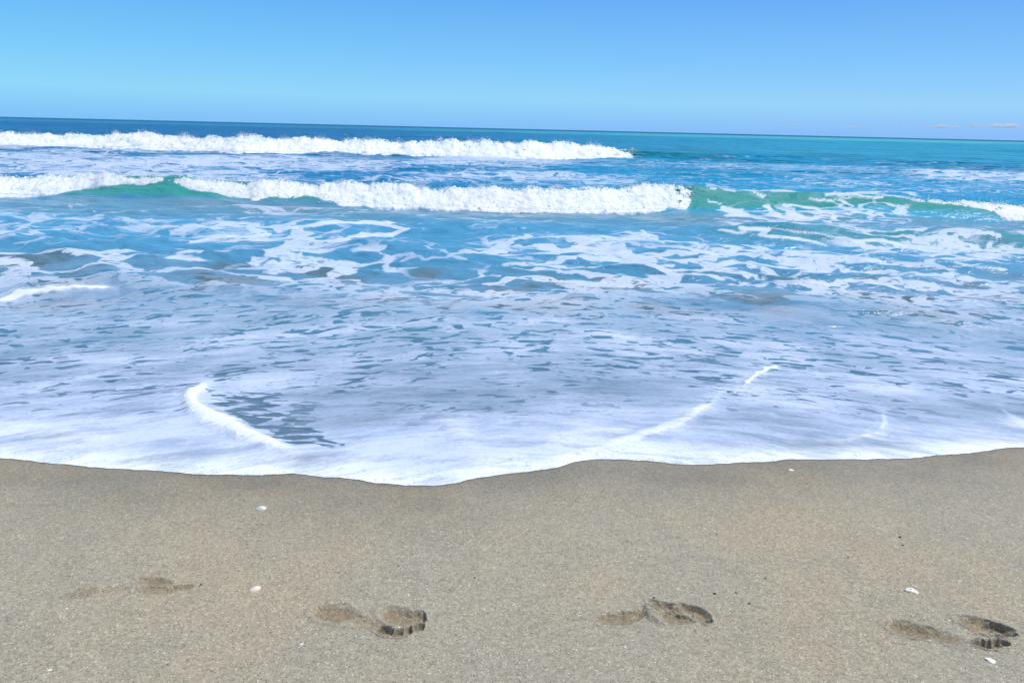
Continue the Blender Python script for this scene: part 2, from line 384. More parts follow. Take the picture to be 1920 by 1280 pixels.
# foam ridges lying in the swash (survey points, half width)
RIDGE = [([(376, 727), (360, 736), (357, 750), (364, 766), (388, 781), (428, 796), (450, 811), (500, 830), (545, 845), (600, 856)], 19, .99),
         ([(1455, 690), (1436, 693), (1418, 701), (1408, 712), (1398, 718), (1390, 726)], 6, .99), ([(1345, 746), (1322, 764), (1298, 778), (1270, 792), (1235, 806), (1200, 820), (1120, 842), (1060, 856), (1000, 868)], 11, .8), ([(1652, 772), (1658, 795), (1654, 811)], 7, .5), ([(1654, 812), (1625, 817), (1590, 826), (1540, 832)], 7, .6),
         ([(1875, 766), (1895, 782), (1930, 802), (1990, 830)], 7, .55), ([(-260, 575), (-100, 563), (0, 557), (60, 552), (120, 551), (200, 549), (222, 551)], 4, .99),
         ([(800, 770), (850, 800), (900, 850)], 22, .22), ([(1010, 840), (1040, 825), (1120, 815), (1200, 800)], 18, .35), ([(-200, 800), (0, 806), (120, 815), (260, 825)], 22, .45)]
white = np.zeros_like(SX); halo = np.zeros_like(SX)
wx = 6*noise2(SX*5, SY*5, 50)+3*noise2(SX*16, SY*16, 51)
for pts, hw, amt in RIDGE:
    pts = np.array(pts, float); x0, y0 = pts.min(0)-90; x1, y1 = pts.max(0)+90
    s = (PX > x0) & (PX < x1) & (PY > y0) & (PY < y1)
    if not s.any(): continue
    p = np.stack([PX[s]+wx[s], PY[s]+wx[s]*.4], 1); best = np.full(len(p), 1e9); along = np.zeros(len(p))
    for i in range(len(pts)-1):
        a, b = pts[i], pts[i+1]; ab = b-a
        t = np.clip(((p-a) @ ab)/(ab @ ab), 0, 1)
        d = p-(a+t[:, None]*ab); d[:, 1] *= 1.35
        taper = 1 - .45*abs((i+.5)/(len(pts)-1)-.5)*2
        dd = np.sqrt((d**2).sum(1))/(hw*taper); along = np.where(dd < best, (i+t)/(len(pts)-1), along)
        best = np.minimum(best, dd)
    g = np.exp(-(best**2)*.9)
    if amt < .9: g = g*(.35+.65*sstep(0, .22, along))
    if amt < 1: g = g*(.2+.8*(1-sstep(.7, 1, along)))
    halo[s] = np.maximum(halo[s], amt*np.exp(-(best/2.6)**2))
    white[s] = np.maximum(white[s], amt*sstep(.10, .75, g))
    Z[s] += .014*amt*g*(hw/9)**.5
# ---------------------------------------------------------------- where the foam and the painted sky streaks lie
lowf = fbm2(SX/2.1, SY/2.1, 3, 60); mid_ = fbm2(SX/.55, SY/.55, 3, 61); hi_ = fbm2(SX/.16, SY/.16, 3, 63)
far_l = fbm2(SX/6, SY/9, 3, 62)
foam = np.zeros_like(SX)
foam += (.10*(1-sstep(700, 1300, PX))+.035)*bump(Q, 54, 60, 118, 140)*(1+1.5*far_l)
foam += .22*bump(PX, 1650, 1800, 3000, 3100)*bump(Q, 58, 63, 72, 80)
foam += .15*bump(PX, 1330, 1400, 1660, 1740)*bump(Q, 112, 120, 180, 195)*(1+1.2*lowf)
foam += .05*bump(Q, 165, 195, 215, 235)*(1+1.8*lowf)*sstep(150, 500, PX)
lace_c = 245 - 22*sstep(600, 1900, PX)
foam += .12*sstep(-70, 5, Q-lace_c)*(1+1.2*lowf)
foam += .17*sstep(15, 95, Q-lace_c)*(1+.5*lowf)
foam += .14*bump(Q-lace_c, 60, 130, 900, 1000)*(1+.8*mid_)
foam = np.clip(foam, 0, 1.2); lacew = 1-.55*sstep(40, 110, Q-lace_c-20*lowf)-.33*sstep(110, 270, Q-lace_c-30*lowf)
film = sstep(20, 150, Q-lace_c-30*lowf)*(.60+.09*sstep(120, 260, Q-lace_c)+.22*lowf+.15*mid_)
streak = bump(Q, 50, 56, 100, 140)*(.62-.25*sstep(700, 1500, PX))*(1+.7*far_l)
streak = np.maximum(streak, .42*sstep(1150, 1500, PX)*bump(Q, 40, 60, 95, 125)*(1+.6*far_l))
streak = np.maximum(streak, (.40-.06*sstep(900, 1700, PX))*bump(Q, 150, 172, 222, 260)*(1+.9*lowf))  # light streaks before the near breaker: sky reflections painted in as foam colour
streak = np.clip(streak, 0, 1)
# thick bright froth towards the edge
edge = np.exp(-np.clip(dsh, 0, 9)/(.42+.2*noise2(SX*1.7, SX*0+.7, 70)))
film = np.clip(film + .55*edge, 0, 1)
white = np.maximum(white, .95*np.exp(-(dsh/(.15+.07*noise2(SX*3.1, SX*0+2.7, 71)))**2)*(1+.3*hi_))
# clear water behind the big ridge
def inpoly(px, py, P):
    r = np.zeros(px.shape, bool); n = len(P)
    for i in range(n):
        (x1, y1), (x2, y2) = P[i], P[(i+1) % n]
        c = ((y1 > py) != (y2 > py)) & (px < (x2-x1)*(py-y1)/((y2-y1)+1e-9)+x1); r ^= c
    return r
jx = PX + 42*fbm2(SX*6, SY*14, 3, 80); jy = PY + 11*fbm2(SX*8, SY*18, 3, 81)
clear = np.zeros_like(SX)
clear[inpoly(jx, jy, [(392, 745), (470, 740), (520, 745), (505, 775), (560, 800), (600, 815), (655, 832), (600, 840), (545, 832), (470, 800), (415, 775)])] = 1
clear2 = bump(PX, 480, 520, 580, 620)*bump(PY, 740, 760, 800, 815)*(hi_ > .12)
clear = np.maximum(clear, clear2*.8)
clear *= 1-.9*sstep(.18, .5, fbm2(SX*9, SY*30, 3, 83) + .25*sstep(520, 640, PX))
def blob(cx, cy, a, b): return np.exp(-((PX-cx)/a)**2-((PY-cy)/b)**2)
thin = .55*blob(1000, 740, 300, 45)+.45*blob(1450, 800, 180, 40)+.35*blob(700, 640, 200, 50)+.35*blob(150, 640, 200, 40)+.5*blob(1850, 770, 120, 25)+.4*blob(330, 830, 160, 22)+.3*blob(1700, 790, 120, 30)
film *= (1-.55*np.clip(thin, 0, 1)); foam *= 1-.25*np.clip(thin, 0, 1)
film = np.clip(film+.35*halo, 0, 1); film *= 1-.92*clear; foam *= 1-clear
# big windows of open water in the lace on the right
op = blob(1440, 575, 150, 22)+.8*blob(1480, 520, 60, 12)+.6*blob(450, 512, 60, 12)
foam *= 1-.8*np.clip(op, 0, 1); film *= 1-.85*np.clip(op, 0, 1)
# ---------------------------------------------------------------- body colour of the water
def C(r, g, b): return np.array(lin(r, g, b)[:3])
def lay(c, w, k): return c + np.clip(w, 0, 1)[:, None]*(np.array(k)[None, :]-c)
right = sstep(500, 1700, PX)
wc = np.tile(C(8, 116, 176), (len(SX), 1)); 
wc = lay(wc, right, C(30, 172, 208))
wc = lay(wc, (1-sstep(2, 4.5, Q)), C(0, 100, 145))
wc = lay(wc, bump(Q, 2.2, 3.5, 6.5, 8.5)*(.2+.8*right), C(80, 208, 216))
wc = lay(wc, bump(Q, 52, 62, 130, 150)*(1-.7*right), C(30, 126, 176))
wc = lay(wc, bump(Q, 25, 60, 130, 150)*right, C(20, 146, 192))
wc = lay(wc, sstep(138, 160, Q), C(80, 156, 196))
wc = lay(wc, sstep(200, 330, Q), C(80, 134, 164))
wc = lay(wc, .75*bump(Q, 250, 280, 330, 380)*sstep(-.1, .5, mid_+.3*lowf), C(88, 108, 116))
wc = lay(wc, sstep(330, 520, Q), C(76, 104, 120))
wc = lay(wc, .6*bump(Q, 146, 156, 172, 200)*(1+.8*lowf), C(108, 148, 164))
grn = sstep(.004, .16, hn/.42)*(SY < np.interp(SX, near.X, near.Yt)+1.1)
wc = lay(wc, grn, C(62, 152, 150))
wc = lay(wc, sstep(.12, .4, hf)*bump(PX, 1000, 1150, 1280, 1420)*(SY < np.interp(SX, far.X, far.Yt)+2.2), C(20, 140, 140))
wc = lay(wc, .7*bump(SY-ysw, -.6, -.2, .1, .5)*sstep(1.2, 4, SX), C(66, 140, 148))
wc = lay(wc, .5*sstep(.1, .5, far_l)*bump(Q, 20, 30, 48, 54), C(20, 128, 150))

P_ = np.stack([SX, SY, Z], 1)
# torn patches of old foam riding on the swell and just inside it (survey points taken on the displaced water)
QX, QY = project(P_)
qn = 1.0*fbm2(SX*3.2, SY*2.2, 4, 90); jx2 = QX + 9*fbm2(SX*2.6, SY*2.0, 3, 91); jy2 = QY + 3.0*fbm2(SX*3.0, SY*2.4, 3, 92)
for pts, hw in [([(1358, 391), (1385, 397), (1400, 401), (1368, 404)], 4), ([(1440, 387), (1446, 398), (1466, 408), (1525, 410)], 4.5), ([(1482, 399), (1512, 408)], 4.5), ([(1472, 384), (1505, 387), (1550, 396)], 2.4),
                ([(1520, 373), (1562, 376)], 2.8), ([(1418, 361), (1432, 368)], 3), ([(1558, 364), (1590, 363), (1622, 368), (1650, 369)], 2.2), ([(1578, 374), (1602, 388)], 2.4), ([(1600, 396), (1660, 405)], 2.6),
                ([(1325, 352), (1370, 356), (1420, 358)], 1.2), ([(1330, 376), (1352, 384)], 1.5), ([(1560, 399), (1566, 411)], 3), ([(1396, 428), (1440, 430), (1432, 441), (1500, 449), (1546, 458)], 3.6), ([(1440, 427), (1520, 437), (1588, 446)], 1.7),
                ([(1606, 452), (1650, 450), (1692, 463)], 3.2), ([(1280, 464), (1345, 475)], 2.6), ([(1205, 432), (1220, 445), (1250, 455)], 2), ([(1345, 432), (1400, 436)], 2),
                ([(560, 424), (640, 416), (720, 418), (766, 430), (735, 442), (685, 440)], 3.2), ([(690, 440), (620, 452), (560, 448)], 3), ([(360, 452), (420, 446), (500, 440)], 3.5), ([(1790, 490), (1830, 500), (1880, 505)], 3)]:
    pts = np.array(pts, float); x0, y0 = pts.min(0)-60; x1, y1 = pts.max(0)+60
    k = (QX > x0) & (QX < x1) & (QY > y0) & (QY < y1); p = np.stack([jx2[k], jy2[k]], 1); best = np.full(len(p), 1e9)
    for i in range(len(pts)-1):
        a, b = pts[i], pts[i+1]; ab = b-a; t = np.clip(((p-a) @ ab)/(ab @ ab), 0, 1)
        d = p-(a+t[:, None]*ab); d[:, 0] *= .45; best = np.minimum(best, np.sqrt((d**2).sum(1))/hw)
    white[k] = np.maximum(white[k], .74*sstep(1.15, .75, best + .55*qn[k]))
me, used = grid_mesh('sea', P_, NCOL, NROW)
attr(me, 'foam', foam); attr(me, 'film', film); attr(me, 'white', np.clip(white, 0, 1)); attr(me, 'body', wc, 'FLOAT_COLOR')
# flow coordinates: streaks bend with the run-up
bend = SY + .34*(np.sqrt(1+(SX-.3)**2*1.4)-1)*1.4*np.exp(-np.clip(SY-2, 0, 99)/3.5) - .02*SX
attr(me, 'flow', np.stack([SX, bend, np.zeros_like(SX)], 1), 'FLOAT_VECTOR')
attr(me, 'shore', np.clip(dsh, 0, 50)); attr(me, 'lacew', lacew); attr(me, 'torn', np.clip(bump(Q-lace_c, 30, 80, 150, 300)*(1+.6*lowf)+.08, 0, 1)); attr(me, 'streak', streak); attr(me, 'face', np.maximum(grn, sstep(.02, .1, swell)))

def sea_material():
    T = NT('sea_water'); tcn = T.n('ShaderNodeTexCoord'); P = tcn.outputs['Object']; FL = T.attr('flow', 'Vector')
    foam = T.attr('foam'); film = T.attr('film'); white = T.attr('white'); body = T.attr('body', 'Color'); shore = T.attr('shore')
    # warp for the lace
    w1 = T.noise(FL, .9, 3, .55, 0, 'Color'); w2 = T.noise(FL, 4.5, 2, .5, 0, 'Color')
    wv = T.vadd(FL, T.vmul(T.vadd(w1, (-.5, -.5, -.5)), (1.5, 1.0, 0)))
    wv = T.vadd(wv, T.vmul(T.vadd(w2, (-.5, -.5, -.5)), (.34, .22, 0)))
    st = T.vmul(wv, (.68, 1.3, 1))
    def cells(scale, soft, k):
        e = T.n('ShaderNodeTexVoronoi', {'Vector': st, 'Scale': scale, 'Randomness': 1.0}, feature='DISTANCE_TO_EDGE').outputs['Distance']
        thr = T.math('MULTIPLY', foam, k)
        n_ = T.noise(st, scale*2.4, 3, .6)
        thr = T.math('MULTIPLY', thr, T.rng(n_, .3, .7, .08, 1.95, False))
        dif = T.math('SUBTRACT', thr, e)
        return T.rng(dif, -soft, soft)
    big = cells(1.75, .022, .62); small = cells(5.0, .045, .45)
    patch = T.rng(T.noise(st, .8, 3, .6), .42, .62)
    gate = T.rng(foam, .02, .12)
    lace = T.math('MULTIPLY', T.math('MAXIMUM', big, T.math('MULTIPLY', small, T.rng(foam, .15, .6))), gate)
    lace = T.math('MULTIPLY', lace, T.rng(foam, .1, .75, .75, 1.0))
    # film: streaked thin foam
    FF = T.vadd(FL, T.vmul(T.vadd(w1, (-.5, -.5, -.5)), (.4, .22, 0)))
    s1 = T.noise(T.vmul(FF, (2.4, 9.0, 1)), 1.0, 5, .6, .6)
    s2 = T.noise(T.vmul(FF, (7.0, 28.0, 1)), 1.0, 4, .6, .4)
    s3 = T.noise(T.vmul(FF, (1.3, 2.6, 1)), 1.0, 3, .55, .5)
    stv = T.math('ADD', T.math('ADD', T.math('MULTIPLY', s1, .45), T.math('MULTIPLY', s2, .25)), T.math('MULTIPLY', s3, .5))
    stv = T.rng(stv, .44, .76, .34, 1.45, False)
    s4 = T.noise(T.vmul(FF, (38, 85, 1)), 1.0, 3, .65)
    stv = T.math('MULTIPLY', stv, T.rng(s4, .3, .7, .80, 1.18, False))
    filmf = T.math('MULTIPLY', film, stv, clamp=True)
    # small torn holes in the film where the water shows
    hv = T.vmul(T.vadd(FL, T.vmul(w2, (.12, .05, 0))), (6.5, 15.0, 1))
    hn_ = T.noise(hv, 1.0, 2, .5, .9)
    hm = T.noise(FL, 2.2, 2, .5)
    torn = T.attr('torn'); hs = T.math('ADD', hn_, T.math('MULTIPLY', torn, .045))
    hole = T.math('MULTIPLY', T.rng(hs, .595, .635), T.rng(T.math('ADD', hm, T.math('MULTIPLY', torn, .07)), .43, .53))
    hn2 = T.noise(T.vmul(T.vadd(FL, T.vmul(w2, (.1, .05, 0))), (15.0, 34.0, 1)), 1.0, 2, .5, .6)
    hole2 = T.math('MULTIPLY', T.rng(hn2, .60, .65), T.rng(T.noise(FL, 3.1, 2, .5), .47, .56))
    hole = T.math('MULTIPLY', T.math('MAXIMUM', hole, T.math('MULTIPLY', hole2, .65)), T.rng(torn, .08, .4, .72, 1.0))
    hole = T.math('MULTIPLY', hole, T.rng(shore, .35, .8))
    stk = T.attr('streak')
    k1 = T.noise(T.vmul(wv, (.75, 3.4, 1)), 1.0, 4, .62, .3); k2 = T.noise(T.vmul(wv, (2.6, 9.0, 1)), 1.0, 3, .6, .2)
    kk = T.math('ADD', T.math('MULTIPLY', k1, .5), T.math('MULTIPLY', k2, .5))
    kt = T.math('ADD', kk, T.math('MULTIPLY', stk, .24))
    stf = T.math('MULTIPLY', T.rng(kt, .60, .70, 0, .62), T.rng(stk, .02, .15))
    lacew = T.attr('lacew'); lace2 = T.math('MULTIPLY', lace, lacew)
    tot = T.math('MAXIMUM', T.math('MAXIMUM', lace2, filmf), stf)
    tot = T.math('MULTIPLY', tot, T.math('SUBTRACT', 1.0, hole))
    # froth bubbles: pinholes in the thick edge
    vb = T.n('ShaderNodeTexVoronoi', {'Vector': P, 'Scale': 190.0, 'Randomness': 1.0})
    vbs = T.n('ShaderNodeSeparateColor', {0: vb.outputs['Color']})
    pin = T.math('MULTIPLY', T.math('LESS_THAN', vb.outputs['Distance'], .38), T.math('GREATER_THAN', vbs.outputs[0], .72))
    pin = T.math('MULTIPLY', pin, T.math('MULTIPLY', T.rng(shore, .01, .11, .9, 0.0), T.rng(T.noise(P, 16, 3, .6), .42, .6)))
    wn = T.math('MULTIPLY', white, T.rng(s2, .3, .6, .82, 1.1), clamp=True)
    tot = T.math('MAXIMUM', tot, wn)
    tot = T.math('MULTIPLY', tot, T.math('SUBTRACT', 1.0, pin), clamp=True)
    # water
    d1 = T.noise(T.vmul(P, (2.2, 6.0, 1)), 1.0, 4, .55, .6); d2 = T.noise(T.vmul(P, (8, 20, 1)), 1.0, 3, .5, .3)
    d3 = T.noise(T.vmul(P, (.25, .9, 1)), 1.0, 4, .6, .3)
    far_ = T.rng(shore, 12, 60)
    d4 = T.noise(T.vmul(P, (.035, .10, 1)), 1.0, 5, .65, .3)
    hgt = T.math('ADD', T.math('ADD', T.math('MULTIPLY', d1, .075), T.math('MULTIPLY', d2, .006)), T.math('MULTIPLY', far_, T.math('ADD', T.math('MULTIPLY', d3, 3.2), T.math('MULTIPLY', d4, 14.0))))
    hgt = T.math('MULTIPLY', hgt, T.rng(shore, 0, 5, .25, 1.0))
    bp = T.n('ShaderNodeBump', {'Height': hgt, 'Strength': .9, 'Distance': 1.0})
    wb = T.n('ShaderNodeBsdfPrincipled', {'Base Color': body, 'Roughness': T.rng(T.attr('face'), 0, 1, .26, .42), 'IOR': 1.333, 'Specular IOR Level': T.math('MULTIPLY', T.rng(shore, 6, 30, .34, .09), T.math('SUBTRACT', 1.0, T.math('MULTIPLY', T.attr('face'), .6))), 'Normal': bp.outputs[0]})
    # foam
    fcol = T.mix(T.math('MAXIMUM', wn, T.math('MULTIPLY', T.math('MAXIMUM', lace2, stf), .62)), (.56, .66, .89, 1), (.84, .90, .93, 1))
    fh = T.math('ADD', T.math('MULTIPLY', T.noise(P, 60, 4, .65), .006), T.math('MULTIPLY', tot, .012))
    fb = T.n('ShaderNodeBump', {'Height': fh, 'Strength': .6, 'Distance': 1.0})
    fo = T.n('ShaderNodeBsdfPrincipled', {'Base Color': fcol, 'Roughness': .55, 'Specular IOR Level': .3, 'Normal': fb.outputs[0]})
    ms = T.n('ShaderNodeMixShader', {0: tot, 1: wb.outputs[0], 2: fo.outputs[0]})
    return T.out(ms.outputs[0])
sea = link('sea', me, sea_material()); tag(sea, kind='structure')

# ------------------------------------------------------------------ white water of the breakers
def foam_material():
    T = NT('white_water'); P0 = T.n('ShaderNodeTexCoord').outputs['Object']; gr = T.attr('grain')
    P = T.n('ShaderNodeVectorMath', {0: P0, 'Scale': T.math('MAXIMUM', gr, .3)}, operation='SCALE').outputs[0]
    n1 = T.noise(T.vmul(P, (11, 7, 6)), 1.0, 5, .65, .5); n2 = T.noise(P, 45, 4, .7)
    h = T.math('ADD', T.math('MULTIPLY', n1, .07), T.math('MULTIPLY', n2, .018))
    bp = T.n('ShaderNodeBump', {'Height': h, 'Strength': .45, 'Distance': 1.0})
    thin = T.rng(T.noise(T.vmul(P, (3.6, 3, 2.4)), 1.0, 6, .7, .6), .50, .68, 0, .6)
    c = T.mix(thin, (.85, .89, .92, 1), (.42, .60, .68, 1))
    b = T.n('ShaderNodeBsdfPrincipled', {'Base Color': c, 'Roughness': .6, 'Specular IOR Level': .25, 'Normal': bp.outputs[0],
            'Subsurface Weight': .9, 'Subsurface Radius': (.12, .13, .14), 'Subsurface Scale': .8})
    # thin spray at the crest and foot lets the background through in torn patches
    veil = T.attr('veil'); nv = T.noise(T.vmul(P, (26, 26, 20)), 1.0, 4, .7, .4); nv2 = T.noise(P, 6, 3, .6)
    nn = T.math('ADD', T.math('MULTIPLY', nv, .65), T.math('MULTIPLY', nv2, .35))
    a = T.rng(T.math('SUBTRACT', nn, T.math('MULTIPLY', veil, .33)), .20, .32)
    tr = T.n('ShaderNodeBsdfTransparent')
    ms = T.n('ShaderNodeMixShader', {0: a, 1: tr.outputs[0], 2: b.outputs[0]})
    return T.out(ms.outputs[0])
M_FOAM = foam_material()
_ico = bmesh.new(); bmesh.ops.create_icosphere(_ico, subdivisions=1, radius=1.0)
ICO_V = np.array([v_.co[:] for v_ in _ico.verts]); _ico.verts.index_update(); ICO_F = np.array([[v_.index for v_ in f.verts] for f in _ico.faces]); _ico.free()
def blobs(name, C_, S_, rs, stretch=None):
    """many small droplets / clots as one mesh"""
    n = len(C_); nvv = len(ICO_V)
    V = ICO_V[None]*S_[:, None, None]*(1+.35*rs.randn(n, nvv, 1).clip(-1.5, 1.5))
    if stretch is not None: V = V*stretch[:, None, :]
    V = (V + C_[:, None, :]).reshape(-1, 3)
    F = (ICO_F[None]+(np.arange(n)*nvv)[:, None, None]).reshape(-1, 3)
    return quads(name, V, F)[0]
def breaker(wave, bot, pxr, n_along, n_prof, amp, seed, label, ends, thick, nclot, nspray, clot):
    rs = np.random.RandomState(seed)
    px = np.linspace(pxr[0], pxr[1], n_along)
    X0 = np.interp(px, wave.px, wave.X); Y0 = np.interp(px, wave.px, wave.Yt); H = np.interp(px, wave.px, wave.H)*.93*(1+.13*fbm2(px/95, px*0+seed, 2, seed+40))
    toe_py, top_py = poly(wave.toe, px), poly(wave.top, px)
    tb = np.clip((toe_py-poly(bot, px))/np.maximum(toe_py-top_py, 1), 0, .97)
    edge_ = np.ones_like(px)
    if ends[0]: edge_ *= sstep(0, ends[0], px-pxr[0])
    if ends[1]: edge_ *= sstep(0, ends[1], pxr[1]-px)
    t = np.linspace(0, 1.55, n_prof)
    XX = np.repeat(X0[None], n_prof, 0)
    u = np.where(t[:, None] <= 1, tb[None]+(1-tb[None])*t[:, None], 1)
    back = np.clip(t[:, None]-1, 0, 1)/.55
    YY = Y0[None]+u*wave.face + back*(.55+.5*edge_[None])*wave.face
    facez = np.where(u < 1, u**1.5*(1-.12*np.sin(u*math.pi)), 1)
    ZZ = H[None]*facez - back**1.5*H[None]*.55
    tl = np.clip(t, 0, 1)
    body = np.sin(np.clip(t/1.25, 0, 1)*math.pi)**.55      # swelling of the roll
    roll = (thick*body)[:, None]*edge_[None]*(.2+.8*(1-tb[None]))
    # outward direction of the roll: towards the beach and up
    nyv = -np.cos(np.clip(t/1.2, 0, 1)*math.pi*.55)[:, None]; nzv = np.sin(np.clip(t/1.2, .12, 1)*math.pi*.55)[:, None]
    s = 1/amp
    def dn(f, sd): return noise3(XX*f*1.15, YY*f*.8, ZZ*f*.75, sd)
    f0 = .9/ (amp*4.2)
    nz = 1.25*np.abs(dn(f0*.55, seed)) + .75*np.abs(dn(f0*1.2, seed+1)) + .34*np.abs(dn(f0*2.7, seed+2)) + .20*np.abs(dn(f0*5.9, seed+3)) + .10*np.abs(dn(f0*12, seed+5)) + .9*dn(f0*.22, seed+4)
    lo = body[:, None]*edge_[None]*(.3+.7*(1-tb[None]))
    D = roll*.8 + amp*(nz-.25)*1.5*lo
    ex = amp*.6*dn(f0*2.6, seed+9)*lo
    YY2 = YY + nyv*D; ZZ2 = ZZ + nzv*D*.5 - .03*(1-lo); XX2 = XX+ex
    sink = (1-edge_[None])*.10*H[None]; ZZ2 = ZZ2-sink
    # ragged bottom
    low = (t < .25)[:, None]
    YY2 = YY2 - low*(.25-t[:, None])/.25*amp*2.6*(dn(f0*.5, seed+6)+.6*dn(f0*1.7, seed+7)+.3*dn(f0*4, seed+8))*edge_[None]
    ZZ2 = ZZ2 - np.clip(1-t[:, None]/.12, 0, 1)*amp*1.6
    # plumes that lift parts of the crest
    plume = np.clip(fbm2(px/34, px*0+seed*1.7, 3, seed+12), -.3, 1)[None]*np.exp(-((t[:, None]-1.0)/.28)**2)*edge_[None]
    ZZ2 = ZZ2 + plume*amp*1.1 + np.exp(-((t[:, None]-1.02)/.16)**2)*amp*.8*np.abs(dn(f0*3.5, seed+13))*edge_[None]
    P = np.stack([XX2, YY2, ZZ2], -1)
    me_, _ = grid_mesh('breaking_wave', P.reshape(-1, 3), n_along, n_prof)
    veil = np.clip(np.exp(-((t[:, None]-1.1)/.22)**2)*.9 + .75*(tb[None]**2)*(t[:, None] < 1.3) + .8*np.exp(-(t[:, None]/.05)**2) + .9*(1-edge_[None]) + (.85*(1-sstep(0, 110, pxr[1]-px[None]+45*fbm2(px[None]/14+0*t[:, None], t[:, None]*7+0*px[None], 3, 77))) if ends[1] else 0) + .9*sstep(1.15, 1.4, t)[:, None], 0, 1)
    attr(me_, 'veil', veil.ravel()); attr(me_, 'grain', np.full(veil.size, .040/amp))
    o = link('breaking_wave', me_, M_FOAM); tag(o, label, 'wave', 'breaking waves with white crests')
    # clots of froth on the roll
    w = np.repeat((edge_*(1-.6*tb))[None], n_prof, 0)*((t < 1.2) & (t > .0))[:, None]; w = (w/w.sum()).ravel()
    pick = rs.choice(P.shape[0]*P.shape[1], nclot, p=w); C_ = P.reshape(-1, 3)[pick] + rs.randn(nclot, 3)*clot*.9
    S_ = clot*np.exp(rs.randn(nclot)*.5)*.62
    # spray thrown above the crest, in bursts
    ic = np.argmax(P[..., 2], 0); crest = P[ic, np.arange(n_along)]
    burst = np.clip(fbm2(px/38, px*0+seed, 3, seed)+.25, 0.03, 1)**2*edge_; burst /= burst.sum()
    pk = rs.choice(n_along, nspray, p=burst); C2 = crest[pk].copy()
    C2 += rs.randn(nspray, 3)*np.array([clot*2.2, clot*3, 0]); C2[:, 2] += np.abs(rs.exponential(1, nspray))*clot*2.6 - clot*1.0
    S2 = clot*.33*np.exp(rs.randn(nspray)*.45)
    # drops at the foot
    nf = nspray//2; pk = rs.choice(n_along, nf, p=edge_*(tb < .5)/(edge_*(tb < .5)).sum()); C3 = P[2, pk] + rs.randn(nf, 3)*np.array([clot, clot*2, clot*.6]); C3[:, 1] -= clot
    C3[:, 2] = np.abs(C3[:, 2])+.0; S3 = clot*.4*np.exp(rs.randn(nf)*.4)
    sp = link('spray', blobs('spray', np.concatenate([C_, C2, C3]), np.concatenate([S_, S2, S3]), rs), M_FOAM, o)
    sp['kind'] = 'stuff'
    return o
breaker(near, NEAR_BOT, (-700, 1346), 1800, 130, .040, 11, 'long white breaker nearest the beach, green water showing under its crest on the left', (0, 50), .10, 2500, 7000, .008)
NEAR_BOT_R = [(1700, 369), (1728, 372), (1780, 391), (1830, 402), (1897, 413), (1920, 414), (2400, 424), (2900, 436)]
breaker(near, NEAR_BOT_R, (1700, 2500), 420, 80, .03, 31, 'short white breaker at the right edge, level with the nearest long breaker', (36, 0), .11, 1000, 900, .010)
breaker(far, FAR_TOE, (-800, 1226), 1400, 70, .10, 51, 'farthest white breaker just below the horizon, reaching in from the left', (0, 60), .24, 2500, 8000, .017)

# ------------------------------------------------------------------ clouds low over the horizon
scene.cycles.volume_bounces = 16
def cloud_material():
    T = NT('cloud'); v = T.n('ShaderNodeVolumePrincipled', {'Color': (1, 1, 1, 1), 'Density': .03, 'Anisotropy': 0.0})
    T.n('ShaderNodeOutputMaterial', {'Volume': v.outputs[0]}); return T.m
M_CLOUD = cloud_material()
def cloud(px, py, wpx, hpx, seed, label, nb):
    rs = np.random.RandomState(seed); D = 7000.0; k = D/FPX/math.cos(PITCH)
    d = ray([px], [py])[0]; c = CAM + d*(D/d[1])
    n = nb; u = np.linspace(-1, 1, n) + rs.randn(n)*.3/n
    C_ = np.stack([u*wpx*k*.5, rs.randn(n)*hpx*k*.25, np.abs(rs.randn(n))*hpx*k*.26*(1-u**2)], 1)
    S_ = hpx*k*.30*(1-.5*np.abs(u))*np.exp(rs.randn(n)*.25)
    st = np.tile(np.array([1.7, 1.7, .85]), (n, 1))
    bmv = bmesh.new(); bmesh.ops.create_icosphere(bmv, subdivisions=2, radius=1.0)
    IV = np.array([v_.co[:] for v_ in bmv.verts]); bmv.verts.index_update(); IF = np.array([[v_.index for v_ in f.verts] for f in bmv.faces]); bmv.free()
    V = IV[None]*S_[:, None, None]*st[:, None, :]; 
    Vw = V + C_[:, None, :]
    V = Vw + (V*.5)*noise3(Vw[..., 0]/(hpx*k*.25), Vw[..., 1]/(hpx*k*.25), Vw[..., 2]/(hpx*k*.25), seed)[..., None]
    F = (IF[None]+(np.arange(n)*len(IV))[:, None, None]).reshape(-1, 3)
    o = link('cloud', quads('cloud', V.reshape(-1, 3), F)[0], M_CLOUD); o.location = c
    rm = o.modifiers.new('merge', 'REMESH'); rm.mode = 'VOXEL'; rm.voxel_size = hpx*k*.07; rm.use_smooth_shade = True
    tag(o, label, 'cloud', 'small clouds low above the horizon')
cloud(1882, 238, 74, 9, 1, 'brightest and largest of the low clouds, at the right edge above the horizon', 46)
cloud(1828, 238, 20, 7, 2, 'small round white cloud just left of the brightest low cloud', 14)
cloud(1770, 239, 84, 7, 3, 'long flat white cloud, third low cloud in from the right edge', 48)
cloud(1690, 240, 60, 4, 4, 'thin dim streak of cloud left of the long flat white cloud', 34)
cloud(1600, 239, 44, 5, 6, 'pair of faint cloud puffs midway along the row of low clouds', 22)
cloud(1490, 236, 60, 5, 5, 'faint wispy cloud, leftmost in the row above the horizon', 30)

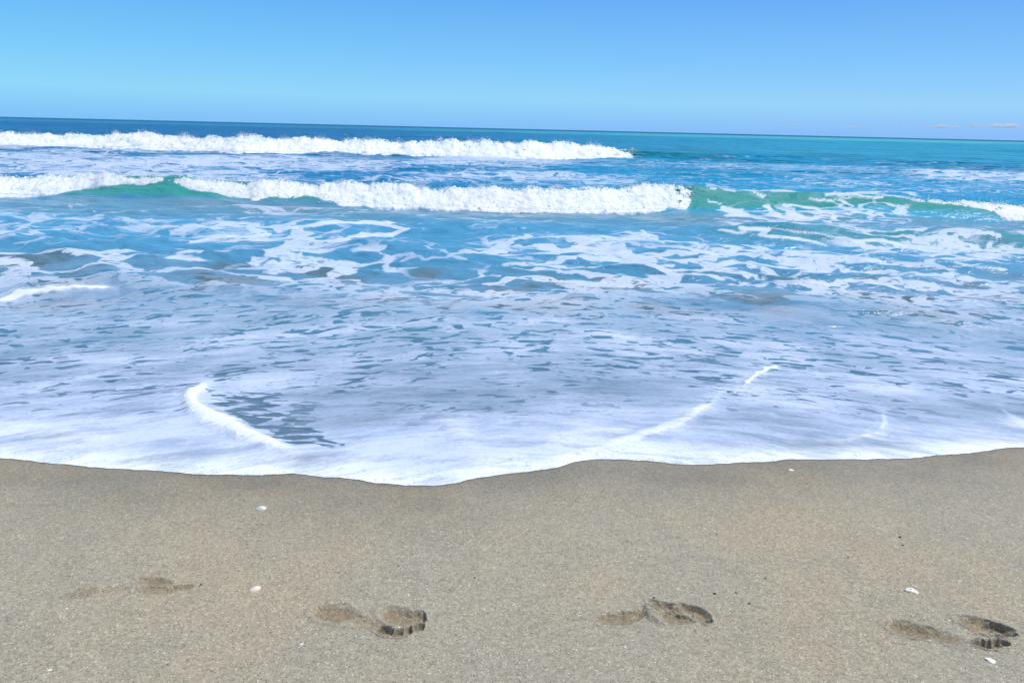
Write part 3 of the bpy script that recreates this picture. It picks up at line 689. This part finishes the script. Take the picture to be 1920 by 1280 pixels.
# ------------------------------------------------------------------ shells and bits on the sand
def shell_material(name, c1, c2, rough=.35):
    T = NT(name); P = T.n('ShaderNodeTexCoord').outputs['Object']
    n_ = T.noise(P, 120, 4, .6); v_ = T.attr('rim')
    c = T.mix(T.rng(n_, .35, .7), c1, T.mix(.5, c1, c2)); c = T.mix(v_, c, c2)
    b = T.n('ShaderNodeBsdfPrincipled', {'Base Color': c, 'Roughness': rough, 'Subsurface Weight': .15, 'Subsurface Scale': .004})
    return T.out(b.outputs[0])
M_WHITE = shell_material('white_shell', (.86, .84, .80, 1), (.80, .76, .66, 1))
M_CREAM = shell_material('cream_shell', (.88, .84, .76, 1), (.62, .36, .20, 1))
M_GLASSY = shell_material('pearly_shell', (.62, .68, .68, 1), (.86, .88, .86, 1), .15)
def rock_material(name, c1):
    T = NT(name); P = T.n('ShaderNodeTexCoord').outputs['Object']; n_ = T.noise(P, 400, 4, .6)
    c = T.mix(n_, tuple(x*.6 for x in c1[:3])+(1,), tuple(min(1, x*1.4) for x in c1[:3])+(1,))
    return T.out(T.n('ShaderNodeBsdfPrincipled', {'Base Color': c, 'Roughness': .7}).outputs[0])
M_DARK = rock_material('dark_grit', (.09, .07, .055, 1)); M_RED = rock_material('red_grit', (.12, .035, .025, 1))
def on_sand(px, py):
    g = ground(px, py, SA, SB)[0]
    x, y = np.array([g[0]]), np.array([g[1]])
    return Vector((g[0], g[1], float(sand_z(x, y)[0]+foot_disp(x, y)[0][0])))
def mm(px, py): _, a, b = px_to_m(px, py); return a
def clam(name, px, py, wpx, ratio, dome, turn, mat, seed, tilt=(0, 0), open_up=False, ribs=0.0, pts=None, hole=False):
    """a valve: domed shell with growth rings, an umbo and real thickness"""
    s = wpx*mm(px, py)/2; nr, na = 12, 48; rs = np.random.RandomState(seed)
    a = np.linspace(0, 2*math.pi, na, endpoint=False); r = np.linspace(0, 1, nr)
    if pts is None:
        out = 1 + .10*np.cos(a-math.pi/2) + .03*np.cos(3*a+seed)
        ox, oy = np.cos(a)*out, np.sin(a)*ratio*out
    else:
        q = np.array(pts, float); seg = np.linalg.norm(np.roll(q, -1, 0)-q, axis=1); L = np.concatenate([[0], np.cumsum(seg)])
        tq = np.linspace(0, L[-1], na, endpoint=False); qq = np.vstack([q, q[:1]])
        ox, oy = np.interp(tq, L, qq[:, 0]), np.interp(tq, L, qq[:, 1])
        ox = ox+.04*rs.randn(na); oy = oy+.04*rs.randn(na)
    V = []; rim = []
    for layer in (0, 1):
        for i, q in enumerate(r):
            z = dome*(1-q**2.2) + ribs*math.sin(q*26)*(q > .1) + (0 if layer == 0 else -.10-.05*(1-q))
            if open_up: z = dome*q**2.2 + (0 if layer == 0 else -.1)
            sh = .0 if pts is not None else .32*(1-q)*ratio      # the umbo sits towards one side
            rr_ = q*(1 if layer == 0 else .985)
            for j in range(na):
                V.append((ox[j]*rr_*s, (oy[j]*rr_+sh)*s, z*s)); rim.append(q**6 if layer == 0 else 1)
    F = []
    for layer in (0, 1):
        o_ = layer*nr*na
        for i in range(nr-1):
            for j in range(na):
                f = (o_+i*na+j, o_+i*na+(j+1) % na, o_+(i+1)*na+(j+1) % na, o_+(i+1)*na+j)
                if hole and 2 <= i <= 5 and 4 <= j <= 9: continue
                F.append(f if layer else f[::-1])
    for j in range(na):
        b0 = (nr-1)*na; b1 = nr*na+(nr-1)*na
        F.append((b0+j, b0+(j+1) % na, b1+(j+1) % na, b1+j))
    me_, us_ = quads(name, np.array(V), np.array(F)); attr(me_, 'rim', np.array(rim)[us_])
    bm_ = bmesh.new(); bm_.from_mesh(me_); bmesh.ops.remove_doubles(bm_, verts=bm_.verts, dist=1e-6); bmesh.ops.recalc_face_normals(bm_, faces=bm_.faces); bm_.to_mesh(me_); bm_.free()
    o = link(name, me_, mat); p = on_sand(px, py); o.location = p + Vector((0, 0, .10*s + (dome*.02*s)))
    o.rotation_euler = (R(tilt[0])-math.atan(-SB)*1.0, R(tilt[1]), R(turn)); return o
G_SH = 'white shells and shell pieces scattered on the sand'
tag(clam('clam_shell', 490, 955, 19, .62, .42, 8, M_GLASSY, 3, (22, 0), ribs=.02), 'pearly grey translucent shell lying farthest up the left sand, near the foam', 'shell', G_SH)
tag(clam('clam_shell', 479, 1107, 24, .66, .45, 32, M_CREAM, 4, (26, -8), ribs=.02), 'plump cream clam shell with a rusty stained rim, right of the faint footprint', 'shell', G_SH)
tag(clam('sand_dollar', 1709, 1111, 24, .68, .16, -12, M_WHITE, 5, (24, 4), hole=True, pts=[(-1, .05), (-.8, .4), (-.3, .62), (.3, .66), (.8, .45), (1.02, 0), (.98, -.5), (.75, -.62), (.6, -.4), (.2, -.42), (-.1, -.36), (-.3, -.2), (-.8, -.25)]),
    'flat white broken shell with a small dark hole, above the deep right hand footprint', 'shell', G_SH)
FR = [(-1, .7), (.1, .8), (1, .25), (.55, -.55), (.15, -.8), (-.35, -.2)]
def chip(px, py, w, turn, pts, label, seed, mat=M_WHITE, dome=.12, tilt=(22, 0)):
    tag(clam('shell_fragment', px, py, w, .6, dome, turn, mat, seed, tilt, pts=pts), label, 'shell piece', G_SH)
chip(1858, 1241, 19, -6, FR, 'white angular shell piece below the deep footprint at the right edge', 11)
chip(565, 1205, 10, 20, [(-1, -.3), (-.2, .3), (.9, .9), (.6, -.7), (0, -.8)], 'small white triangular shell piece below the crisp footprint with the reddish heel', 12)
chip(1484, 881, 10, -8, [(-1, .5), (.2, .6), (1, -.2), (.6, -.6), (-.9, -.5)], 'tiny white shell chip lying just below the foam edge, right of the middle', 13)
chip(93, 1257, 10, 12, [(-1, .1), (.1, .6), (1, .4), (.5, -.5), (-.6, -.5)], 'tiny white shell chip in the bottom left corner of the sand', 14)
chip(1172, 1213, 7, 30, [(-.8, .5), (.2, .9), (.9, .1), (.4, -.8), (-.6, -.6)], 'tiny rounded white chip below the heel of the footprint with the sand lump', 15, dome=.5)
chip(1779, 1166, 7, -30, [(-1, .3), (.3, .5), (1, -.1), (.1, -.6)], 'tiny white chip between heel and toes of the deep right hand footprint', 16)
chip(1813, 1012, 11, -4, [(-1, .1), (0, .35), (1, .1), (0, -.2)], 'thin white shell sliver high on the right sand, left of the one at the edge', 17)
chip(1898, 985, 9, 8, [(-1, .1), (0, .4), (1, .2), (.1, -.3)], 'thin white shell sliver at the right edge of the sand, nearest the foam', 18)
chip(125, 1142, 7, 15, [(-1, 0), (.2, .5), (1, .2), (.2, -.5)], 'tiny white chip below the heel of the faint footprint', 19)
def grit(name, px, py, wpx, flat, mat, label, seed, cat='pebble'):
    s = .62*wpx*mm(px, py)/2; bm_ = bmesh.new(); bmesh.ops.create_icosphere(bm_, subdivisions=3, radius=1.0)
    V = np.array([v_.co[:] for v_ in bm_.verts]); n_ = noise3(V[:, 0]*1.3, V[:, 1]*1.3, V[:, 2]*1.3, seed)*.5+noise3(V[:, 0]*4, V[:, 1]*4, V[:, 2]*4, seed+1)*.22
    for v_, k in zip(bm_.verts, n_): v_.co = v_.co*(1+k); v_.co.z *= flat; v_.co.y *= .7; v_.co *= s
    me_ = bpy.data.meshes.new(name); bm_.to_mesh(me_); bm_.free()
    for p in me_.polygons: p.use_smooth = True
    o = link(name, me_, mat); o.location = on_sand(px, py)+Vector((0, 0, s*flat*.35)); o.rotation_euler = (0, 0, seed*.7)
    tag(o, label, cat, 'dark grit and pebbles on the sand')
for a in [(1340, 1112, 10, .6, M_DARK, 'dark pebble above the toes of the footprint with the sand lump'),
          (1405, 1131, 9, .6, M_DARK, 'dark pebble right of the toes of the footprint with the sand lump'),
          (1380, 1110, 7, .6, M_DARK, 'small dark pebble between the two larger ones beside the lumpy footprint'),
          (1687, 1008, 8, .7, M_DARK, 'upper one of two dark pebbles close together on the right sand'),
          (1692, 1024, 7, .7, M_DARK, 'lower one of two dark pebbles close together on the right sand'),
          (1435, 1084, 7, .6, M_RED, 'small reddish pebble on the open sand right of the middle'),
          (1590, 1045, 7, .5, M_DARK, 'dark pebble alone on the sand left of the close pair'),
          (1226, 1119, 9, .5, M_DARK, 'dark grit lump touching the top of the lumpy footprint'),
          (1344, 1000, 5, .6, M_DARK, 'tiny dark pebble on the middle sand, nearest the foam'),
          (377, 1096, 11, .35, M_DARK, 'dark flat flake beside the toes of the faint footprint'),
          (635, 1072, 8, .4, M_DARK, 'dark flake above the heel of the crisp footprint'),
          (747, 1060, 6, .6, M_DARK, 'tiny dark pebble above the toes of the crisp footprint'),
          (890, 1083, 8, .4, M_RED, 'reddish flake on the sand between the two middle footprints'),
          (925, 1014, 5, .6, M_DARK, 'tiny dark pebble under the lowest bulge of the foam edge')]:
    grit('pebble', *a, seed=int(a[0]) % 37+1)
